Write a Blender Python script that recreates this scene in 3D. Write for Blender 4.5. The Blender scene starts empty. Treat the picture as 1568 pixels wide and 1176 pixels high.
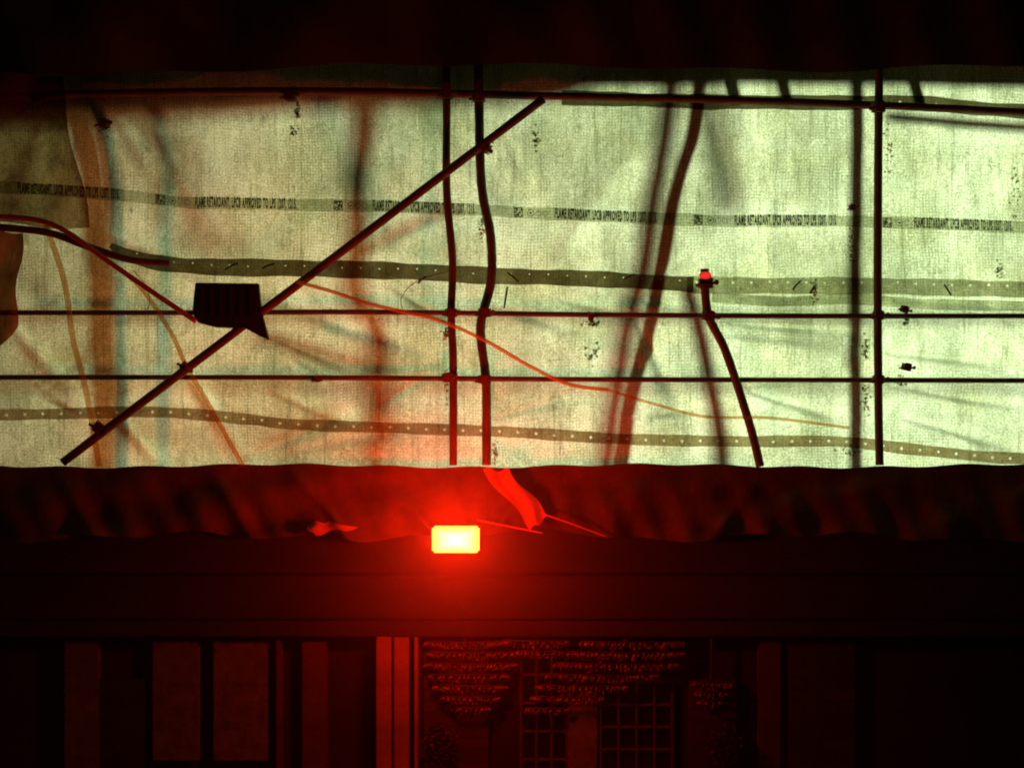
import bpy, math, random
import numpy as np
from mathutils import Vector
random.seed(4); rng=np.random.RandomState(4)
S=0.004; CAMY=-10.0; CZ=3.0
sc=bpy.context.scene
sc.view_settings.view_transform='Standard'; sc.view_settings.look='None'; sc.view_settings.exposure=0
col=sc.collection
# ---- world metres from image pixel coordinates (4 mm per pixel on the plane of the sheeting)
def W(px,py,y=0.0):
    k=(y-CAMY)/(-CAMY)
    return Vector(((px-784)*S*k, y, CZ+(588-py)*S*k))
LAMP=Vector((5.9,6.2,4.7))
def SH(px,py,t):
    """position at depth t behind the sheeting whose shadow from the flood light lands at px,py"""
    s=W(px,py,0.0); f=t/LAMP.y
    p=s*(1-f)+LAMP*f
    return p
# ---------------- material helpers
def newmat(name):
    m=bpy.data.materials.new(name); m.use_nodes=True
    nt=m.node_tree; nt.nodes.clear()
    out=nt.nodes.new('ShaderNodeOutputMaterial')
    return m,nt,out
def N(nt,t,**kw):
    n=nt.nodes.new(t)
    for k,v in kw.items(): setattr(n,k,v)
    return n
def L(nt,a,b): nt.links.new(a,b)
def M(nt,op,a,b=None,c=None):
    n=nt.nodes.new('ShaderNodeMath'); n.operation=op
    for i,v in enumerate((a,b,c)):
        if v is None: continue
        if isinstance(v,(int,float)): n.inputs[i].default_value=v
        else: nt.links.new(v,n.inputs[i])
    return n.outputs[0]
def ramp(nt,fac,stops):
    r=nt.nodes.new('ShaderNodeValToRGB')
    e=r.color_ramp.elements
    while len(e)<len(stops): e.new(0.5)
    for i,(p,c) in enumerate(stops):
        e[i].position=p; e[i].color=(c[0],c[1],c[2],1)
    nt.links.new(fac,r.inputs[0]); return r.outputs[0]
def noise(nt,vec,scale,detail=4,rough=.6):
    n=nt.nodes.new('ShaderNodeTexNoise'); n.inputs['Scale'].default_value=scale
    n.inputs['Detail'].default_value=detail; n.inputs['Roughness'].default_value=rough
    if vec is not None: nt.links.new(vec,n.inputs['Vector'])
    return n.outputs['Fac']
def maprange(nt,v,a,b,c,d):
    n=N(nt,'ShaderNodeMapRange')
    for i,x in enumerate((a,b,c,d)): n.inputs[i+1].default_value=x
    L(nt,v,n.inputs[0]); return n.outputs[0]
def mapping(nt,scale,coord='Object'):
    tc=nt.nodes.new('ShaderNodeTexCoord'); mp=nt.nodes.new('ShaderNodeMapping')
    mp.inputs['Scale'].default_value=scale
    nt.links.new(tc.outputs[coord],mp.inputs['Vector']); return mp.outputs['Vector']
def rough_mat(name,c1,c2,scale=6,rough=.7,metal=0,bump=.3,stretch=(1,1,1)):
    m,nt,out=newmat(name)
    v=mapping(nt,stretch)
    f=noise(nt,v,scale,6,.65)
    c=ramp(nt,f,[(.3,c1),(.7,c2)])
    p=N(nt,'ShaderNodeBsdfPrincipled'); p.inputs['Roughness'].default_value=rough; p.inputs['Metallic'].default_value=metal
    L(nt,c,p.inputs['Base Color'])
    if bump:
        b=N(nt,'ShaderNodeBump'); b.inputs['Strength'].default_value=bump; b.inputs['Distance'].default_value=.01
        f2=noise(nt,v,scale*8,4,.6); L(nt,f2,b.inputs['Height']); L(nt,b.outputs[0],p.inputs['Normal'])
    L(nt,p.outputs[0],out.inputs[0]); return m
# sheeting
def sheeting_mat():
    m,nt,out=newmat('reinforced_polythene')
    tc=N(nt,'ShaderNodeTexCoord'); sx=N(nt,'ShaderNodeSeparateXYZ'); L(nt,tc.outputs['Object'],sx.inputs[0])
    wob=noise(nt,tc.outputs['Object'],1.3,2)
    wx=M(nt,'MULTIPLY_ADD',wob,0.12,sx.outputs['X']); wz=M(nt,'MULTIPLY_ADD',wob,0.10,sx.outputs['Z'])
    k=2*math.pi/0.0185
    gx=M(nt,'SINE',M(nt,'MULTIPLY',wx,k)); gz=M(nt,'SINE',M(nt,'MULTIPLY',wz,k))
    g=M(nt,'MINIMUM',gx,gz)
    contrast=M(nt,'MULTIPLY',maprange(nt,noise(nt,tc.outputs['Object'],2.2,3),.35,.65,.1,1),0.24)
    weave=M(nt,'ADD',1.0,M(nt,'MULTIPLY',g,contrast))
    big=noise(nt,tc.outputs['Object'],.9,6,.62)
    bigm=maprange(nt,big,.32,.66,.6,1.28)
    mid=maprange(nt,noise(nt,mapping(nt,(1,1,.6)),3.6,6,.7),.36,.62,.76,1.12)
    vs=noise(nt,mapping(nt,(16,1,1.0)),2.0,6,.75)
    st=maprange(nt,vs,.52,.70,1,.55)
    sp=noise(nt,mapping(nt,(1,1,.35)),22,4,.75)
    spm=maprange(nt,sp,.65,.74,1,.45)
    bl=maprange(nt,noise(nt,mapping(nt,(1,1,.8)),5.5,6,.8),.59,.74,1,.42)
    gr=noise(nt,tc.outputs['Object'],120,2,.9); grm=maprange(nt,gr,.25,.75,.34,1.66)
    t=M(nt,'MULTIPLY',weave,bigm)
    for q in (mid,st,spm,bl,grm): t=M(nt,'MULTIPLY',t,q)
    c=ramp(nt,M(nt,'MULTIPLY',t,.62),[(0,(.018,.020,.007)),(.35,(.30,.35,.19)),(.75,(.80,.90,.65)),(1,(.93,.98,.84))])
    yel=maprange(nt,noise(nt,mapping(nt,(1,1,1.4)),1.7,4,.6),.45,.70,0,.45)
    tint=N(nt,'ShaderNodeMixRGB');tint.blend_type='MULTIPLY';tint.inputs[2].default_value=(1,.90,.62,1);L(nt,yel,tint.inputs[0]);L(nt,c,tint.inputs[1]);c=tint.outputs[0]
    tr=N(nt,'ShaderNodeBsdfTranslucent'); df=N(nt,'ShaderNodeBsdfDiffuse')
    L(nt,c,tr.inputs[0]); L(nt,c,df.inputs[0])
    mx=N(nt,'ShaderNodeMixShader'); mx.inputs[0].default_value=.5
    L(nt,tr.outputs[0],mx.inputs[1]); L(nt,df.outputs[0],mx.inputs[2]); L(nt,mx.outputs[0],out.inputs[0])
    return m
def film_mat(name,tint,dcol,dfac,holes=None,var=.5):
    m,nt,out=newmat(name)
    tp=N(nt,'ShaderNodeBsdfTransparent'); df=N(nt,'ShaderNodeBsdfDiffuse'); df.inputs[0].default_value=(*dcol,1)
    tc=N(nt,'ShaderNodeTexCoord')
    f=noise(nt,tc.outputs['Object'],5,5,.65)
    cc=ramp(nt,f,[(.3,[x*(1-var) for x in tint]),(.7,[min(1,x*(1+var*.6)) for x in tint])])
    L(nt,cc,tp.inputs[0])
    mx=N(nt,'ShaderNodeMixShader'); mx.inputs[0].default_value=dfac
    L(nt,tp.outputs[0],mx.inputs[1]); L(nt,df.outputs[0],mx.inputs[2])
    if holes:
        sep=N(nt,'ShaderNodeSeparateXYZ'); L(nt,tc.outputs['UV'],sep.inputs[0])
        u=M(nt,'SUBTRACT',M(nt,'MODULO',sep.outputs['X'],holes[0]),holes[0]/2)
        v=M(nt,'SUBTRACT',sep.outputs['Y'],holes[2])
        d=M(nt,'SQRT',M(nt,'ADD',M(nt,'MULTIPLY',u,u),M(nt,'MULTIPLY',v,v)))
        h=M(nt,'LESS_THAN',d,holes[1])
        t2=N(nt,'ShaderNodeBsdfTransparent'); m2=N(nt,'ShaderNodeMixShader')
        L(nt,h,m2.inputs[0]); L(nt,mx.outputs[0],m2.inputs[1]); L(nt,t2.outputs[0],m2.inputs[2]); L(nt,m2.outputs[0],out.inputs[0])
    else: L(nt,mx.outputs[0],out.inputs[0])
    return m
MS=sheeting_mat()
STEEL=rough_mat('weathered_steel',(.06,.05,.03),(.17,.13,.08),7,.6,.1,.4)
RUST=rough_mat('rusty_steel',(.08,.035,.018),(.19,.09,.045),9,.7,.1,.4)
BLACK=rough_mat('black_plastic',(.008,.008,.007),(.02,.018,.015),12,.5,0,.3)
FASC=rough_mat('painted_fascia',(.012,.009,.010),(.026,.019,.021),3,.75,0,.15,(.4,1,2))
TARP=rough_mat('brown_tarpaulin',(.035,.020,.011),(.15,.08,.035),4,.8,0,.6)
REDC=rough_mat('red_fabric',(.30,.13,.10),(.48,.22,.17),8,.85,0,.5)
ORANGE=film_mat('orange_cord_fibre',(1.0,.72,.45),(.95,.6,.35),.5,None,.1)
FAINT=film_mat('faint_streak_film',(1.0,.80,.58),(.9,.55,.35),.22,None,.1)
REDCAB=rough_mat('red_cable_jacket',(.6,.08,.04),(.75,.14,.07),10,.6,0,.1)
INK=rough_mat('printing_ink',(.008,.01,.006),(.02,.022,.015),20,.8,0,0)
# ---------------- mesh helpers
def empty(name,parent=None):
    o=bpy.data.objects.new(name,None); col.objects.link(o)
    if parent: o.parent=parent
    return o
def mesh(name,vs,fs,mat,parent=None,smooth=True,uv=None):
    me=bpy.data.meshes.new(name); me.from_pydata([tuple(v) for v in vs],[],fs); me.update()
    if uv is not None:
        l=me.uv_layers.new(name='UVMap')
        for lp in me.loops: l.data[lp.index].uv=uv[lp.vertex_index]
    if smooth:
        for p in me.polygons: p.use_smooth=True
    me.materials.append(mat)
    o=bpy.data.objects.new(name,me); col.objects.link(o)
    if parent: o.parent=parent
    return o
def smoothpath(pts,n=8):
    pts=[Vector(p) for p in pts]
    if len(pts)<3:
        return [pts[0].lerp(pts[1],i/12) for i in range(13)]
    r=[]
    for i in range(len(pts)-1):
        p0=pts[max(i-1,0)];p1=pts[i];p2=pts[i+1];p3=pts[min(i+2,len(pts)-1)]
        for j in range(n):
            t=j/n
            r.append(.5*((2*p1)+(p2-p0)*t+(2*p0-5*p1+4*p2-p3)*t*t+(3*p1-p0-3*p2+p3)*t**3))
    r.append(pts[-1]); return r
def tube(name,pts,r,mat,parent=None,seg=12,jit=0):
    path=smoothpath(pts); vs=[];fs=[]
    for i,p in enumerate(path):
        a=path[max(i-1,0)];b=path[min(i+1,len(path)-1)]
        t=(b-a).normalized(); u=t.cross(Vector((0,1,0)))
        if u.length<.05: u=t.cross(Vector((1,0,0)))
        u.normalize(); w=t.cross(u)
        rr=r*(1+jit*random.uniform(-1,1))
        for k in range(seg):
            an=2*math.pi*k/seg; vs.append(p+u*math.cos(an)*rr+w*math.sin(an)*rr)
    n=len(path)
    for i in range(n-1):
        for k in range(seg):
            fs.append((i*seg+k,i*seg+(k+1)%seg,(i+1)*seg+(k+1)%seg,(i+1)*seg+k))
    fs.append(tuple(range(seg))[::-1]); fs.append(tuple((n-1)*seg+k for k in range(seg)))
    return mesh(name,vs,fs,mat,parent)
def box3(name,c,d,mat,parent=None,bev=.004,rot=None):
    import bmesh
    bm=bmesh.new(); bmesh.ops.create_cube(bm,size=1)
    bmesh.ops.scale(bm,vec=d,verts=bm.verts)
    if bev: bmesh.ops.bevel(bm,geom=bm.edges[:],offset=min(bev,min(d)*.3),segments=2,affect='EDGES')
    me=bpy.data.meshes.new(name); bm.to_mesh(me); bm.free(); me.materials.append(mat)
    o=bpy.data.objects.new(name,me); o.location=c
    if rot: o.rotation_euler=rot
    col.objects.link(o)
    if parent: o.parent=parent
    return o
def pbox(name,x0,x1,y0,y1,f,b,mat,parent=None,bev=.004):
    a=W(x0,y0,f);c=W(x1,y1,f)
    return box3(name,Vector(((a.x+c.x)/2,(f+b)/2,(a.z+c.z)/2)),(abs(c.x-a.x),abs(b-f),abs(a.z-c.z)),mat,parent,bev)
# ---------------- sheeting surface
creases=[
 (170,365,420,440,.05,.05),(230,400,700,560,.05,.03),(280,560,380,710,.05,.07),(160,620,250,715,.04,.05),(380,440,545,500,.05,.06),
 (400,510,540,565,.03,.06),(560,385,700,320,.03,.03),(1120,495,1300,505,.03,.07),(1110,520,1300,545,.05,-.07),(1140,590,1300,575,.03,.05),
 (1150,600,1290,640,.03,.06),(1165,640,1220,610,.02,.04),(1360,540,1568,560,.03,.06),(1365,590,1568,625,.03,.06),(1370,460,1568,470,.02,.03),
 (760,470,900,510,.04,.05),(980,500,1050,640,.05,.05),(980,640,1080,620,.03,.05),(760,640,900,600,.03,.04),(580,620,680,560,.03,.04),
 (180,180,250,280,.07,.05),(240,200,340,390,.06,.05),(1090,170,1130,320,.07,.05),(20,500,140,640,.07,.06),(60,200,30,330,.08,.06),
 (420,600,560,660,.04,.05),(380,700,560,620,.05,.06),(860,460,1000,490,.03,.04),(1360,180,1568,200,.02,.03),(600,440,700,500,.03,.04),
 (770,200,830,330,.05,.02),(1150,200,1190,330,.04,.015),(1385,640,1568,690,.03,.05),(450,690,700,640,.05,.05),
 (640,150,900,420,.10,.05),(250,180,260,380,.08,.04),(1180,430,1160,180,.09,-.04),(840,420,960,240,.08,.04)]
CR=[]
for a in creases:
    p=W(a[0],a[1]);q=W(a[2],a[3]); CR.append((p.x,p.z,q.x,q.z,a[4],a[5]*.8))
for i in range(90):
    px=rng.uniform(0,1568);py=rng.choice([rng.uniform(430,710),rng.uniform(150,420)],p=[.75,.25]);an=rng.normal(0,.45);ln=rng.uniform(40,150)
    p=W(px,py);q=W(px+ln*math.cos(an),py+ln*math.sin(an)); CR.append((p.x,p.z,q.x,q.z,rng.uniform(.012,.035),rng.uniform(-.014,.016)*(1 if py>430 else .5)))
def disp(x,z):
    x=np.asarray(x,float);z=np.asarray(z,float)
    d=.008*np.sin(x*3.1+z*1.3)+.006*np.sin(x*7+z*4.1)+.004*np.sin(z*11-x*2.3)+.003*np.sin(x*19+2*np.sin(z*5))
    for (x0,z0,x1,z1,w,a) in CR:
        dx,dz=x1-x0,z1-z0; l2=dx*dx+dz*dz
        t=np.clip(((x-x0)*dx+(z-z0)*dz)/l2,0,1)
        dd=(x-x0-t*dx)**2+(z-z0-t*dz)**2
        wv=w*(.5+.9*t)
        d=d+a*.8*np.exp(-dd/wv**2)*(.35+.65*np.sin(np.pi*np.clip(t,0.05,.95)))
    return d
def grid_sheet():
    a=W(-90,20);b=W(1660,840)
    nx,nz=620,300
    X,Z=np.meshgrid(np.linspace(a.x,b.x,nx),np.linspace(a.z,b.z,nz))
    Y=disp(X,Z)
    me=bpy.data.meshes.new('scaffold_sheeting')
    vs=np.stack([X,Y,Z],-1).reshape(-1,3)
    idx=np.arange(nx*nz).reshape(nz,nx)
    f=np.stack([idx[:-1,:-1],idx[1:,:-1],idx[1:,1:],idx[:-1,1:]],-1).reshape(-1,4)
    me.from_pydata(vs.tolist(),[],f.tolist()); me.update()
    me.polygons.foreach_set('use_smooth',[True]*len(me.polygons)); me.materials.append(MS)
    o=bpy.data.objects.new('scaffold_sheeting',me); col.objects.link(o); return o
grid_sheet()
def band(name,pts,wpx,mat,parent=None,off=.006,rows=5):
    path=smoothpath([W(p[0],p[1]) for p in pts],24)
    ws=[p[2] if len(p)>2 else wpx for p in pts]
    vs=[];uv=[];u=0;n=len(path)
    for i,p in enumerate(path):
        if i: u+=(p-path[i-1]).length
        a=path[max(i-1,0)];b=path[min(i+1,n-1)];t=(b-a).normalized();nn=Vector((-t.z,0,t.x))
        fi=i/(n-1)*(len(ws)-1);k=min(int(fi),len(ws)-2);w=(ws[k]+(ws[k+1]-ws[k])*(fi-k))*S
        w*=1+.06*math.sin(u*9)+.04*math.sin(u*23)
        for r in range(rows):
            q=p+nn*w*(r/(rows-1)-.5); vs.append([q.x,0,q.z]);uv.append((u,r/(rows-1)*w))
    vs=np.array(vs); vs[:,1]=disp(vs[:,0],vs[:,2])-off
    fs=[(i*rows+r,(i+1)*rows+r,(i+1)*rows+r+1,i*rows+r+1) for i in range(n-1) for r in range(rows-1)]
    return mesh(name,vs.tolist(),fs,mat,parent,True,uv)
B_DARK=film_mat('woven_edge_band',(.20,.17,.09),(.12,.07,.045),.3,(.115,.0048,.065),.6)
B_LITE=film_mat('eyelet_tape_film',(.46,.46,.33),(.12,.10,.06),.15,(.112,.0075,.070),.4)
B_LOW=film_mat('eyelet_tape_brown',(.50,.39,.24),(.28,.15,.08),.25,(.112,.0085,.034),.35)
B_TOP=film_mat('eyelet_tape_dark',(.18,.15,.08),(.06,.04,.02),.25,(.112,.008,.045),.3)
band('sheeting_edge_band',[(170,376,8),(195,390,17),(245,403,24),(330,409,26),(450,411,26),(600,415,26),(760,423,25),(900,427,24),(1062,436,23)],25,B_DARK)
band('eyelet_tape',[(1052,436,25),(1150,438),(1290,438),(1420,440),(1640,446)],25,B_LITE,None,.008)
band('eyelet_tape',[(1090,456,14),(1200,462),(1300,458),(1420,466),(1640,470)],16,film_mat('tape_thin',(.6,.62,.48),(.3,.3,.2),.2),None,.009)
band('eyelet_tape',[(-60,636),(80,634),(240,631),(380,642),(450,650),(620,656),(790,662),(950,672),(1130,676),(1280,676),(1400,688),(1520,700),(1640,704)],17,B_LOW)
band('eyelet_tape',[(860,150),(1000,154),(1130,158),(1280,158),(1400,158),(1520,168),(1640,176)],22,B_TOP)
pb=empty('printed_tape')
B_PR=film_mat('printed_tape_film',(.66,.68,.55),(.2,.2,.15),.12,None,.2)
pl=[(-60,284),(25,288),(180,299),(300,311),(455,314),(570,316),(730,322),(850,328),(1005,335),(1125,339),(1280,339),(1400,342),(1550,348),(1640,350)]
band('tape',pl,18,B_PR,pb,.005)
def lineY(px):
    for a,b in zip(pl[:-1],pl[1:]):
        if a[0]<=px<=b[0]: return a[1]+(b[1]-a[1])*(px-a[0])/(b[0]-a[0])
    return pl[-1][1]
def remap(o,x0,x1,h):
    me=o.data
    co=np.empty(len(me.vertices)*3);me.vertices.foreach_get('co',co);co=co.reshape(-1,3)
    mn=co.min(0);mx=co.max(0)
    u=(co[:,0]-mn[0])/(mx[0]-mn[0]);v=(co[:,1]-mn[1])/(mx[1]-mn[1])-.5
    px=x0+u*(x1-x0);py=np.array([lineY(p) for p in px])-v*h
    X=(px-784)*S;Z=CZ+(588-py)*S
    co=np.stack([X,disp(X,Z)-.008,Z],-1)
    me.vertices.foreach_set('co',co.reshape(-1));me.update()
def text(x0,x1):
    cu=bpy.data.curves.new('lettering','FONT'); cu.body='FLAME RETARDANT, LPCB APPROVED TO LPS 1207, 1215.'
    cu.offset=.05; cu.resolution_u=3; cu.space_character=1.18
    o=bpy.data.objects.new('tmp',cu);col.objects.link(o);bpy.context.view_layer.update()
    me=bpy.data.meshes.new_from_object(o.evaluated_get(bpy.context.evaluated_depsgraph_get()))
    bpy.data.objects.remove(o)
    me.materials.clear();me.materials.append(INK)
    t=bpy.data.objects.new('lettering',me);col.objects.link(t);t.parent=pb;remap(t,x0,x1,20)
for a,b in [(25,184),(298,454),(571,728),(850,1006),(1125,1281),(1400,1550)]: text(a,b)
def icon(x0):
    vs=[];fs=[]
    def q(a,b,c,d):
        i=len(vs);vs.extend([(a,b,0),(c,b,0),(c,d,0),(a,d,0)]);fs.append((i,i+1,i+2,i+3))
    q(0,0,1.6,.16);q(0,1.84,1.6,2);q(0,.16,.14,1.84);q(1.46,.16,1.6,1.84)
    for i in range(5):
        for j in range(6):
            if random.random()<.6: q(.2+i*.25,.22+j*.27,.2+i*.25+.24,.22+j*.27+.25)
    for cx,R in ((3.0,.62),(4.4,.5),(5.6,.5)):
        n=20;i=len(vs)
        for k in range(n):
            a=2*math.pi*k/n
            vs.append((cx+R*math.cos(a),1+1.2*R*math.sin(a),0));vs.append((cx+R*.84*math.cos(a),1+R*1.0*math.sin(a),0))
        for k in range(n): fs.append((i+2*k,i+(2*k+2)%(2*n),i+(2*k+3)%(2*n),i+2*k+1))
    q(2.8,.8,3.2,1.2)
    o=mesh('approval_symbols',vs,fs,INK,pb,False); remap(o,x0,x0+52,15)
for x in (238,511,787,1062,1352): icon(x)
# ---------------- scaffolding
sf=empty('scaffolding')
R=.024
def T(pts,y=-.07,r=R,mat=STEEL): return tube('tube',[W(p[0],p[1],y) for p in pts],r,mat,sf,14,.03)
T([(730,-60),(733,130),(737,280),(751,360),(752,430),(736,500),(744,580),(745,650),(745,712)],-.055,.028)
T([(1350,-60),(1346,130),(1344,400),(1345,600),(1347,712)],-.055,.026)
T([(96,708),(455,437),(640,297),(832,152)],-.13,.026,RUST)
T([(-80,479),(300,479),(560,478),(900,482),(1200,484),(1640,484)],-.04,.016)
T([(-80,578),(400,578),(900,581),(1300,582),(1640,583)],-.04,.016)
T([(-80,150),(60,146),(450,140),(860,148),(1130,154),(1400,164),(1640,176)],-.05,.024,RUST)
T([(1079,412),(1084,480),(1112,540),(1148,650),(1164,714)],-.06,.026,RUST)
T([(683,-60),(684,150),(684,290),(693,400),(691,480),(694,560),(694,712)],-.05,.024,RUST)
def TS(pts,t,r): return tube('tube',[SH(p[0],p[1],t) for p in pts],r,STEEL,sf)
TS([(560,60),(556,190),(545,300),(538,440),(560,490),(575,550),(574,620),(573,800)],.34,.050)
TS([(1032,60),(1020,190),(1003,290),(985,400),(960,500),(945,600),(920,760)],.33,.049)
TS([(1076,60),(1062,190),(1040,270),(1010,420),(988,520),(968,620),(944,760)],.10,.031)
TS([(1312,40),(1312,300),(1310,500),(1312,800)],.13,.034)
TS([(1052,440),(1078,550),(1095,640),(1112,760)],.24,.038)
TS([(80,120),(118,190),(136,260),(145,380),(148,480),(148,800)],.12,.034)
TS([(115,100),(150,200),(164,290),(162,400),(158,800)],.28,.04)
TS([(1085,120),(1105,230),(1128,330)],.7,.06)
TS([(220,140),(270,260),(335,395)],.7,.06)
TS([(395,515),(470,535),(545,560)],.3,.026)
TS([(545,395),(620,350),(690,320)],.35,.024)
TS([(-60,484),(800,484),(1640,488)],.35,.02)
TS([(-60,588),(800,590),(1640,594)],.4,.02)
TS([(1360,178),(1480,188),(1640,200)],.2,.028)
TS([(180,640),(500,680),(700,670)],.8,.04)
DECK=rough_mat('shadow_board_timber',(.12,.07,.035),(.22,.14,.07),5,.8,0,.3,(.3,1,3))
def board(pts,top,t,name='shadow_board'):
    vs=[]
    for p in pts:
        vs.append(SH(p[0],p[1],t));vs.append(SH(p[0],top,t))
    n=len(pts);m=len(vs)
    vs+= [v+Vector((0,.04,0)) for v in vs]
    fs=[]
    for i in range(n-1):
        a,b,c,d=2*i,2*i+1,2*i+3,2*i+2
        fs+=[(a,b,c,d),(a+m,d+m,c+m,b+m),(a,d,d+m,a+m),(b,b+m,c+m,c)]
    fs+=[(0,m,m+1,1),(2*n-2,2*n-1,m+2*n-1,m+2*n-2)]
    return mesh(name,vs,fs,DECK,sf,False)
board([(-700,150),(400,142),(860,131),(1130,129),(1400,130),(1900,142)],-700,.20)  # unseen boards added behind, edges shaped to shade the top of the sheeting
board([(-1200,204),(100,194),(420,172),(700,163),(870,150),(980,100)],-500,.42)
for x in (1118,1195,1395): TS([(x,90),(x+4,125),(x+14,160)],.08,.03)
def coupler(px,py,y=-.09,s=1.0,rot=0,mat=RUST):
    e=empty('coupler',sf); e.location=W(px,py,y); e.rotation_euler=(0,rot,0)
    def ring(z,nm):
        vs=[];fs=[];n=16
        for k in range(n):
            a=2*math.pi*k/n
            for rr,zz in ((.031,-.025),(.040,-.025),(.040,.025),(.031,.025)):
                vs.append((rr*s*math.cos(a),rr*s*math.sin(a),(z+zz)*s))
        for k in range(n):
            for j in range(4): fs.append((4*k+j,4*((k+1)%n)+j,4*((k+1)%n)+(j+1)%4,4*k+(j+1)%4))
        return mesh(nm,vs,fs,mat,e,False)
    ring(0,'clamp_ring')
    box3('swivel_plate',(0.0,-.042*s,0),(.05*s,.02*s,.06*s),mat,e)
    tube('bolt',[(.03*s,-.03*s,.0),(.056*s,-.036*s,.004)],.008*s,mat,e,8)
    tube('bolt_lower',[(-.03*s,-.03*s,-.01),(-.058*s,-.034*s,-.016)],.008*s,mat,e,8)
    box3('nut',(.052*s,-.036*s,.004),(.02*s,.026*s,.026*s),mat,e)
for c in [(742,225,-.10,1,.8),(733,150,-.09,1.0,0),(1345,165,-.09,1.1,0),(1345,483,-.07,.95,0),(1345,581,-.07,.95,0),(686,578,-.06,1,0),(691,479,-.06,.95,0),(742,479,-.08,1.0,0),
          (152,655,-.12,1,.7),(285,562,-.1,.9,.7),(1081,434,-.1,1.15,0),(1085,484,-.1,1.1,.2),(444,148,-.08,1,0),(160,190,-.06,.9,0),(58,150,-.06,1,.3),(684,145,-.07,1,0),
          (742,581,-.08,1,0),(1385,474,-.06,.7,.4),(1388,562,-.06,.8,.2),(905,486,-.06,.6,1.57),(487,580,-.06,.7,0),(1305,318,-.05,.6,0)]:
    coupler(*c)
CLEAR=film_mat('torn_polythene_film',(.8,.9,.75),(.85,.9,.75),.65)
GRIME_SHADE=film_mat('grime_and_shade_film',(.38,.38,.26),(.03,.03,.02),.25,None,.4)
def crumple(px,py,w,h,mat,name='torn_polythene',n=7,y=-.05,lm=4.5):
    vs=[];fs=[]
    for i in range(n):
        x=px+random.gauss(0,w/3.5);z=py+random.gauss(0,h/3.5);a=random.uniform(0,6.3);l=random.uniform(1.2,lm)
        b=len(vs)
        for k in range(5):
            aa=a+k*math.pi/2.5+random.uniform(-.4,.4);ll=l*random.uniform(.4,1)
            vs.append(W(x+ll*math.cos(aa),z+ll*math.sin(aa),y+random.uniform(-.02,.02)))
        fs+=[(b,b+1,b+2),(b,b+2,b+3),(b,b+3,b+4)]
    return mesh(name,vs,fs,mat,None,False)
for a in [(737,350,9,40),(748,230,8,20),(1303,380,8,50),(1325,535,10,28),(1325,615,12,40),(1247,448,10,26),(1362,230,12,60),(683,590,8,50),(757,695,8,35),(682,510,8,20)]:
    crumple(*a,GRIME_SHADE,'frayed_tie',30,-.03,3.5); crumple(*a,CLEAR,'torn_polythene',8,-.06,4)
for a in [(450,200,14,22),(455,165,8,30),(160,195,14,26),(820,215,8,30),(905,495,34,10),(1530,415,14,26),(908,545,24,40),(1555,300,14,80),(1300,690,26,16),(1388,488,10,16),(1380,585,10,20)]:  # first cluster imitates the shadow below a coupler, the rest is debris
    crumple(*a,GRIME_SHADE,'debris_and_shade',26,-.02,4)
for (x,y,x2,y2) in [(345,413,364,403),(402,411,420,404),(640,434,652,424),(778,418,794,432),(955,428,972,420),(1214,444,1226,430),(1446,436,1456,452),(1240,450,1250,436),(777,440,772,472)]:
    tube('elastic_tie',[W(x,y,-.03),W((x+x2)/2,(y+y2)/2-1,-.045),W(x2,y2,-.03)],.006,BLACK,None,6)
tube('wire_loop',[W(700,412,-.04),W(640,430,-.05),W(615,455,-.05),W(617,475,-.05)],.0025,STEEL,None,6)
tube('wire_loop',[W(205,415,-.04),W(225,440,-.05),W(229,462,-.05),W(226,475,-.05)],.0025,STEEL,None,6)
wf=empty('work_floodlight')
pts=[(299,433),(396,434),(399,462),(402,482),(412,521),(396,514),(376,503),(330,501),(303,494),(294,480)]
vs=[W(a,b,-.16) for a,b in pts]+[W(a+1.5,b+1,-.06) for a,b in pts];n=len(pts)
hs=mesh('housing',vs,[tuple(range(n))[::-1],tuple(range(n,2*n))]+[(i,(i+1)%n,(i+1)%n+n,i+n) for i in range(n)],BLACK,wf,False)
bv=hs.modifiers.new('b','BEVEL');bv.width=.008;bv.segments=2
for i in range(6): pbox('cooling_fin',306+i*15,309+i*15,440,486,-.175,-.155,BLACK,wf,.001)
# ---------------- cables, cords and lit streaks
tube('red_power_cable',[W(-60,328,-.2),W(0,332,-.2),W(55,337,-.2),W(100,354,-.2),W(165,400,-.19),W(230,445,-.18),W(300,492,-.18)],.016,REDCAB,None,10)
tube('red_power_cable',[W(-60,345,-.16),W(20,350,-.16),W(80,358,-.16),W(140,380,-.16),W(200,398,-.12),W(260,403,-.08)],.022,RUST,None,10)
tube('orange_cord_streak',[W(455,432,-.18),W(510,447,-.2),W(560,464,-.2),W(620,478,-.2),W(670,490,-.2),W(740,520,-.2),W(810,560,-.2),W(870,588,-.2),W(930,597,-.2)],.011,ORANGE,None,8)
tube('orange_cord_streak',[W(930,597,-.2),W(1000,618,-.2),W(1080,638,-.18),W(1180,640,-.1),W(1300,655,-.08)],.009,FAINT,None,8)
tube('orange_cord_streak',[W(165,400,-.15),W(215,440,-.15),W(262,510,-.15),W(285,560,-.15),W(320,620,-.15),W(372,714,-.12)],.014,FAINT,None,8)  # this tube and the next stand in for lit streaks on folded sheeting
tube('orange_cord_streak',[W(70,345,-.15),W(98,430,-.15),W(112,520,-.15),W(132,600,-.15),W(152,714,-.12)],.018,FAINT,None,8)
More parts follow.
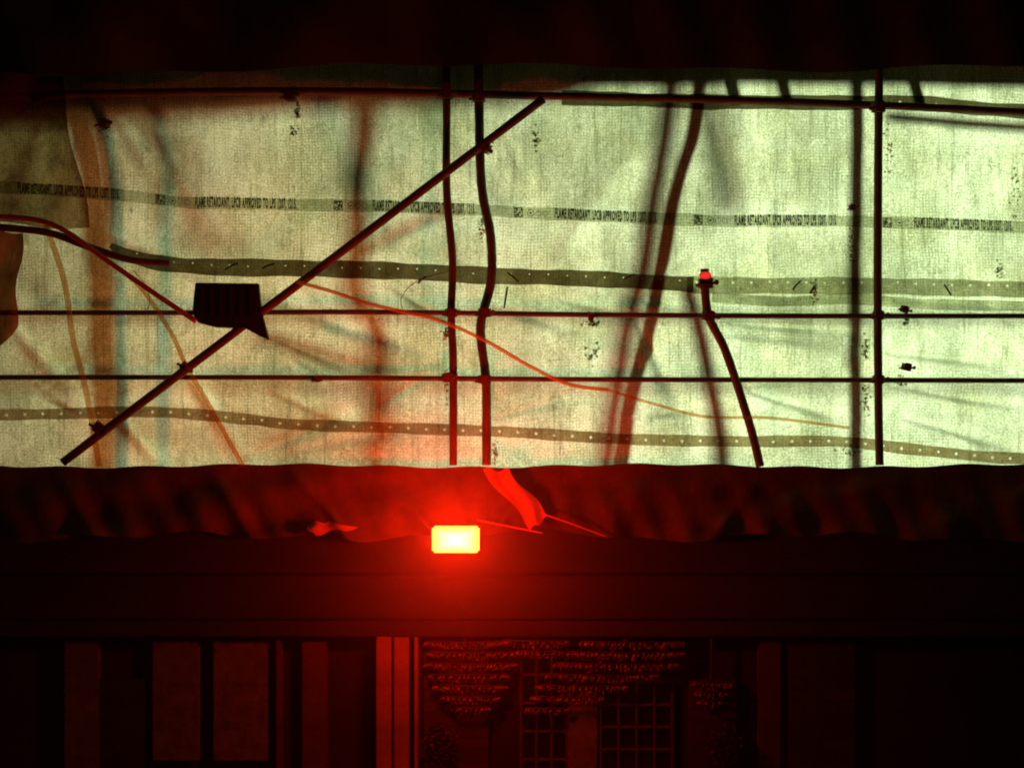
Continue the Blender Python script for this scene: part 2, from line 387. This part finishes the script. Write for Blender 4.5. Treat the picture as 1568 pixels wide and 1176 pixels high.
def patch(name,pts,mat,y=-.03,nu=16,nv=8,amp=.02):
    vs=[];fs=[]
    ph=random.uniform(0,6)
    for j in range(nv+1):
        for i in range(nu+1):
            u=i/nu;v=j/nv
            x=(pts[0][0]*(1-u)+pts[1][0]*u)*(1-v)+(pts[3][0]*(1-u)+pts[2][0]*u)*v
            z=(pts[0][1]*(1-u)+pts[1][1]*u)*(1-v)+(pts[3][1]*(1-u)+pts[2][1]*u)*v
            z+=3*math.sin(u*9+ph)*(1 if j in(0,nv) else .4)
            x+=4*math.sin(v*8+ph)
            vs.append(W(x,z,y+amp*math.sin(u*8+v*5+ph)))
    for j in range(nv):
        for i in range(nu):
            a=j*(nu+1)+i;fs.append((a,a+1,a+nu+2,a+nu+1))
    return mesh(name,vs,fs,mat)
DARKF=film_mat('dark_drape_film',(.30,.12,.05),(.5,.10,.04),.4,None,.5)
patch('red_drape',[(-60,350),(34,356),(24,500),(-60,590)],DARKF,-.12,20,20,.03)
BRF=film_mat('brown_shade_film',(.38,.28,.15),(.3,.08,.03),.3,None,.6)
patch('brown_shade_drape',[(-60,100),(92,120),(138,352),(-60,338)],BRF,-.14,20,20,.03)  # hanging layer whose dark tint also stands in for shade on the left
# ---------------- dark valance added overhead to blacken the top of the view
def valance():
    nx,nz=300,30;vs=[];fs=[]
    for j in range(nz):
        v=j/(nz-1)
        for i in range(nx):
            px=-120+i/(nx-1)*1810
            bot=106+7*math.sin(px*.0065+.6)+3*math.sin(px*.021)-8*math.exp(-((px-1000)/200)**2)
            py=-160+(bot+160)*v
            vs.append(W(px,py,-.30+.04*math.sin(px*.018+v*3)+.02*math.sin(px*.05-v*4)-.06*math.sin(v*3.1)))
    for j in range(nz-1):
        for i in range(nx-1):
            a=j*nx+i;fs.append((a,a+nx,a+nx+1,a+1))
    return mesh('dark_top_valance',vs,fs,rough_mat('dark_canvas',(.02,.018,.007),(.07,.06,.022),2.5,.9,0,.5))
valance()
# ---------------- tarpaulin skirt below the sheeting
def skirt():
    nx,nz=420,44
    vs=[];fs=[]
    for j in range(nz):
        v=j/(nz-1)
        for i in range(nx):
            px=-80+i/(nx-1)*1740
            top=713+2.5*math.sin(px*.011)+1.5*math.sin(px*.05)
            bot=822+5*math.sin(px*.013+1)+4*math.sin(px*.037)-(16*math.exp(-((px-500)/28)**2))-10*math.exp(-((px-860)/60)**2)
            py=top+(bot-top)*v
            y=-.085-.08*v+ .022*math.sin(px*.05+v*2.2)*v+.014*math.sin(px*.11-v*5)*v+.02*math.sin(px*.021+v*7)*min(1,v*3)
            y-=.08*math.exp(-((px-(560+110*v))/16)**2)*v+.08*math.exp(-((px-(440+90*v))/14)**2)*v
            y-=.06*math.exp(-((px-(320+70*v))/16)**2)*v+.05*math.exp(-((px-(90+50*v))/16)**2)*v
            y-=.08*math.exp(-((px-(840-90*v))/18)**2)*v
            y-=.05*math.exp(-((px-(1180-90*v))/18)**2)*v
            vs.append(W(px,py,min(y,-.08)))
    for j in range(nz-1):
        for i in range(nx-1):
            a=j*nx+i;fs.append((a,a+nx,a+nx+1,a+1))
    return mesh('tarpaulin_skirt',vs,fs,TARP)
skirt()
patch('red_fabric_flap',[(738,718),(778,720),(842,792),(815,812)],REDC,-.24,14,14,.012)
patch('red_fabric_flap',[(466,802),(500,798),(546,808),(480,818)],REDC,-.28,14,6,.02)
tube('orange_cord_streak',[W(835,788,-.26),W(870,800,-.25),W(930,822,-.22)],.005,REDCAB,None,8)
tube('orange_cord_streak',[W(730,796,-.26),W(780,806,-.26),W(830,816,-.24)],.005,REDCAB,None,8)
# ---------------- fascia beam
fb=empty('fascia_beam')
a=lambda n,y0,y1,f,b:pbox(n,-700,2300,y0,y1,f,b,FASC,fb,.006)
a('upper_board',780,878,-.06,.9); a('groove',878,883,-.03,.9); a('lower_board',883,948,-.06,.9); a('soffit_bead',948,975,-.035,.9)
# ---------------- warning lamp
wl=empty('warning_lamp')
m,nt,out=newmat('lit_lamp_lens')
tc=N(nt,'ShaderNodeTexCoord');sp=N(nt,'ShaderNodeSeparateXYZ');L(nt,tc.outputs['Object'],sp.inputs[0])
ax=M(nt,'DIVIDE',M(nt,'ABSOLUTE',sp.outputs['X']),.15);az=M(nt,'DIVIDE',M(nt,'ABSOLUTE',sp.outputs['Z']),.082)
d=M(nt,'MAXIMUM',M(nt,'POWER',ax,1.6),M(nt,'POWER',az,1.6))
rib=M(nt,'MULTIPLY',M(nt,'SINE',M(nt,'MULTIPLY',sp.outputs['X'],2*math.pi/.018)),.06)
c=ramp(nt,M(nt,'ADD',d,rib),[(0,(1,.030,.0060)),(.35,(1,.020,.0030)),(.65,(.9,.0105,.0010)),(.9,(.7,.0050,.0004)),(1,(.4,.002,.0002))])
em=N(nt,'ShaderNodeEmission');L(nt,c,em.inputs[0]);em.inputs[1].default_value=200
L(nt,em.outputs[0],out.inputs[0]);LENS=m
ctr=W(698,825.5,-.85)
lens=box3('lens',ctr,(.266,.11,.144),LENS,wl,.012)
box3('mounting_arm',ctr+Vector((0,.42,-.0)),(.05,.74,.05),BLACK,wl,.004)
ml=empty('red_marker_lamp')
m,nt,out=newmat('red_marker_lens')
em=N(nt,'ShaderNodeEmission');em.inputs[0].default_value=(1,.035,.02,1)
lw=N(nt,'ShaderNodeLayerWeight');L(nt,maprange(nt,lw.outputs['Facing'],0,1,1.0,.3),em.inputs[1]);L(nt,em.outputs[0],out.inputs[0])
bpy.ops.mesh.primitive_uv_sphere_add(segments=20,ring_count=12,radius=.034,location=W(1080,422,-.2));o=bpy.context.object;o.name='dome_lens';o.scale=(1.1,.8,.7);o.data.materials.append(m);o.parent=ml
box3('base',W(1080,432,-.19),(.07,.06,.03),BLACK,ml,.006)
# ---------------- lower facade
sb=empty('stone_building')
STONE=rough_mat('dark_stone',(.035,.018,.011),(.085,.04,.022),5,.85,0,.6)
DSTONE=rough_mat('dark_wall',(.006,.004,.004),(.014,.009,.008),4,.9,0,.4)  # near-black wall with slight random tone
RENDER=rough_mat('brown_render',(.05,.05,.032),(.14,.13,.08),14,.9,0,.8)
GLASS=rough_mat('dark_glass',(.006,.006,.006),(.012,.011,.01),3,.12,0,.05)
m,nt,out=newmat('brickwork')
br=N(nt,'ShaderNodeTexBrick');br.inputs['Scale'].default_value=1
br.inputs['Color1'].default_value=(.04,.016,.011,1);br.inputs['Color2'].default_value=(.022,.009,.006,1);br.inputs['Mortar'].default_value=(.016,.009,.007,1)
br.inputs['Mortar Size'].default_value=.008;br.inputs['Brick Width'].default_value=.225;br.inputs['Row Height'].default_value=.075
mp=N(nt,'ShaderNodeMapping');mp.inputs['Rotation'].default_value=(math.radians(90),0,0);tc=N(nt,'ShaderNodeTexCoord')
L(nt,tc.outputs['Object'],mp.inputs[0]);L(nt,mp.outputs[0],br.inputs[0])
p=N(nt,'ShaderNodeBsdfPrincipled');p.inputs['Roughness'].default_value=.85;L(nt,br.outputs[0],p.inputs[0])
L(nt,p.outputs[0],out.inputs[0]);BRICK=m
def F(n,x0,x1,y0,y1,f,mat,b=.2): return pbox(n,x0,x1,y0,y1,f,b,mat,sb,.005)
F('main_wall',-700,2300,975,1390,.10,DSTONE,.4)
F('render_panel',98,150,980,1390,.03,RENDER,.11);F('render_panel',233,304,980,1165,.03,RENDER,.11);F('render_panel',326,410,980,1165,.03,RENDER,.11)
F('door_leaf',152,222,1040,1390,.05,BLACK,.11)
F('pilaster',422,430,980,1390,.0,STONE,.11);F('pilaster',462,500,980,1390,.02,STONE,.11)
STB=rough_mat('pale_stone',(.16,.08,.05),(.3,.15,.10),5,.8,0,.5)
F('pilaster',576,599,976,1390,-.075,STB,.11);F('pilaster',603,626,976,1390,-.05,STB,.11);F('pilaster',634,640,976,1390,-.05,STB,.11)
F('brick_pier',648,748,980,1390,.04,BRICK,.11)
F('brick_pier',870,915,1060,1390,.04,RENDER,.11);F('brick_pier',1055,1128,1040,1390,.05,BRICK,.11)
F('pilaster',1162,1196,980,1390,.03,STONE,.11);F('brick_pier',1205,1310,980,1390,.05,BRICK,.11)
def window(x0,x1,y0,y1,nx,ny):
    w=empty('window',sb)
    pbox('glass',x0,x1,y0,y1,.085,.11,GLASS,w,0)
    for i in range(nx+1):
        x=x0+(x1-x0)*i/nx;pbox('mullion',x-2,x+2,y0,y1,.055,.09,STONE,w,.003)
    for j in range(ny+1):
        y=y0+(y1-y0)*j/ny;pbox('glazing_bar',x0,x1,y-1.8,y+1.8,.058,.092,STONE,w,.003)
window(798,868,990,1250,3,6);window(920,1030,1045,1250,4,6);window(1200,1300,1020,1300,3,8)
LEAF=rough_mat('ivy_leaf',(.02,.015,.008),(.06,.035,.018),12,.7,0,.3)
def ivy(cx,cy,rx,ry,n):
    vs=[];fs=[]
    for k in range(n):
        an=random.uniform(0,6.3);rr=1-abs(random.gauss(0,.5))
        x=cx+rx*rr*math.cos(an)+random.gauss(0,3);y=cy+ry*rr*math.sin(an)+random.gauss(0,3)
        b=len(vs);s=random.uniform(2,5);t=random.uniform(0,6.3);f=random.uniform(-.06,.02)
        for q,l in ((0,1),(1.3,.55),(3.14,.7),(5,.55)):
            vs.append(W(x+s*l*math.cos(t+q),y+s*l*math.sin(t+q),f+random.uniform(-.02,.02)))
        fs+=[(b,b+1,b+2),(b,b+2,b+3)]
    return mesh('climbing_plant',vs,fs,LEAF,None,False)
ivy(672,1150,26,40,900);ivy(1110,1145,22,34,600)
CRY=rough_mat('dusty_crystal',(.07,.035,.022),(.38,.20,.13),9,.6,0,.3)
BRASS=rough_mat('tarnished_brass',(.04,.024,.012),(.09,.05,.02),15,.5,.6,.2)
def chandelier(rows):
    e=empty('chandelier')
    vs=[];fs=[]
    for (x0,x1,y) in rows:
        cx=(x0+x1)/2;rx=(x1-x0)/2
        n=max(12,int(rx*1.1))
        ring=[]
        for k in range(n):
            a=2*math.pi*k/n
            yy=.0+.045*math.sin(a); px=cx+rx*math.cos(a); sag=2.5*math.sin(a)-2*math.cos(a*2)
            ring.append(W(px,y+sag,yy))
            if random.random()<.2: continue
            l=random.uniform(6,11);w_=random.uniform(1.5,3.4);px+=random.gauss(0,1.2);tl=random.gauss(0,1.5)
            b=len(vs)
            vs.extend([W(px,y+sag,yy),W(px+w_,y+sag+l*.6,yy+.01),W(px+tl,y+sag+l,yy),W(px-w_,y+sag+l*.6,yy-.012),W(px,y+sag+l*.55,yy-.02)])
            fs.extend([(b,b+1,b+4),(b+1,b+2,b+4),(b+2,b+3,b+4),(b+3,b,b+4)])
        ring.append(ring[0]); tube('tier_ring',ring,.0045,BRASS,e,6)
    mesh('glass_drops',vs,fs,CRY,e,False)
    t=rows[0];m_=(t[0]+t[1])/2; b=rows[-1]
    tube('stem',[W(m_,970,.0),W((b[0]+b[1])/2,b[2],.0)],.008,BRASS,e,8)
chandelier([(652,768,984),(655,796,1000),(652,790,1017),(658,778,1034),(664,775,1051),(676,764,1068),(692,750,1084)])
chandelier([(890,1048,984),(870,1048,1000),(850,1040,1017),(836,1010,1034),(822,960,1051),(814,925,1068),(806,870,1085)])
chandelier([(770,870,982),(790,860,998)])
chandelier([(1060,1120,1046),(1064,1112,1060),(1070,1106,1074)])
# ---------------- ground
ASPH=rough_mat('asphalt',(.035,.035,.035),(.065,.06,.055),30,.9,0,.5)
PAVE=rough_mat('paving_stone',(.18,.16,.14),(.28,.26,.22),8,.85,0,.4)
def sheet(n,x0,x1,y0,y1,z,mat): return mesh(n,[(x0,y0,z),(x1,y0,z),(x1,y1,z),(x0,y1,z)],[(0,1,2,3)],mat,None,False)
sheet('ground',-400,400,-400,400,0,rough_mat('site_earth',(.05,.04,.03),(.1,.08,.06),2,.95))
sheet('road',-200,200,-12,-2.5,.004,ASPH)
box3('pavement',(0,-1.2,.06),(400,2.58,.12),PAVE,None,.01)
# ---------------- scatter volume added round the lamp to imitate lens glow
m,nt,out=newmat('lamp_halo_scatter')
v=N(nt,'ShaderNodeVolumeScatter');v.inputs['Color'].default_value=(1,.90,.9,1);v.inputs['Anisotropy'].default_value=.2
tc=N(nt,'ShaderNodeTexCoord');ln=N(nt,'ShaderNodeVectorMath',operation='LENGTH');L(nt,tc.outputs['Object'],ln.inputs[0])
r=M(nt,'DIVIDE',ln.outputs['Value'],.6);g=M(nt,'POWER',2.718,M(nt,'MULTIPLY',M(nt,'MULTIPLY',r,r),-1.0))
L(nt,M(nt,'MULTIPLY_ADD',g,.12,.005),v.inputs['Density'])
L(nt,v.outputs[0],out.inputs['Volume'])
halo_vol=box3('lamp_halo_volume',(ctr.x,-1.37,ctr.z+.1),(5.2,2.5,3.6),m,None,0)
# ---------------- floodlight behind, plus an added warm fill
fl=empty('added_warm_light')
dv=(LAMP-Vector((0,0,3.5))).normalized()
box3('housing',LAMP+dv*.35,(1.2,.3,1.2),BLACK,fl,.03)
tube('mast',[LAMP+dv*.5+Vector((0,0,-.6)),Vector((LAMP.x+dv.x*.5,LAMP.y+dv.y*.5,0))],.06,STEEL,fl)
def area(name,loc,tgt,size,power,colr,parent=None,spread=180):
    l=bpy.data.lights.new(name,'AREA');l.shape='DISK';l.size=size;l.energy=power;l.color=colr;l.spread=math.radians(spread)
    o=bpy.data.objects.new(name,l);o.location=loc;o.rotation_euler=(Vector(tgt)-Vector(loc)).to_track_quat('-Z','Y').to_euler();col.objects.link(o)
    if parent:o.parent=parent
    return o
area('warm_fill_light',LAMP,(1.0,0,3.25),1.9,450,(.88,1.0,.72),fl,80)
f2=empty('added_warm_light');P2=Vector((-1.8,5,3.4))  # second lamp, added behind to tint the lower left of the sheeting orange
box3('housing',P2+Vector((0,.2,0)),(.6,.2,.6),BLACK,f2,.03)
tube('mast',[P2+Vector((0,.3,-.2)),Vector((P2.x,P2.y+.3,0))],.05,STEEL,f2)
area('warm_fill_light',P2,(-1.7,0,2.75),1.0,26,(1.0,.34,.10),f2,60)
# ---------------- world (night)
w=bpy.data.worlds.new('World');sc.world=w;w.use_nodes=True;nt=w.node_tree
bg=nt.nodes['Background'];sky=nt.nodes.new('ShaderNodeTexSky');sky.sky_type='NISHITA';sky.sun_disc=False
sky.sun_elevation=math.radians(-4);sky.sun_rotation=math.radians(200)
mxr=nt.nodes.new('ShaderNodeMixRGB');mxr.blend_type='ADD';mxr.inputs[0].default_value=1
mxr.inputs[2].default_value=(.42,.22,.05,1)
nt.links.new(sky.outputs[0],mxr.inputs[1]);nt.links.new(mxr.outputs[0],bg.inputs[0]);bg.inputs[1].default_value=.055
# ---------------- camera
cd=bpy.data.cameras.new('Camera');cam=bpy.data.objects.new('Camera',cd);col.objects.link(cam)
cam.location=(0,CAMY,CZ);cam.rotation_euler=(math.radians(90),0,0)
cd.sensor_width=36;cd.lens=36*10/(1568*S);cd.clip_end=1500
cd.dof.use_dof=True;cd.dof.focus_distance=8.8;cd.dof.aperture_fstop=.9
sc.camera=cam
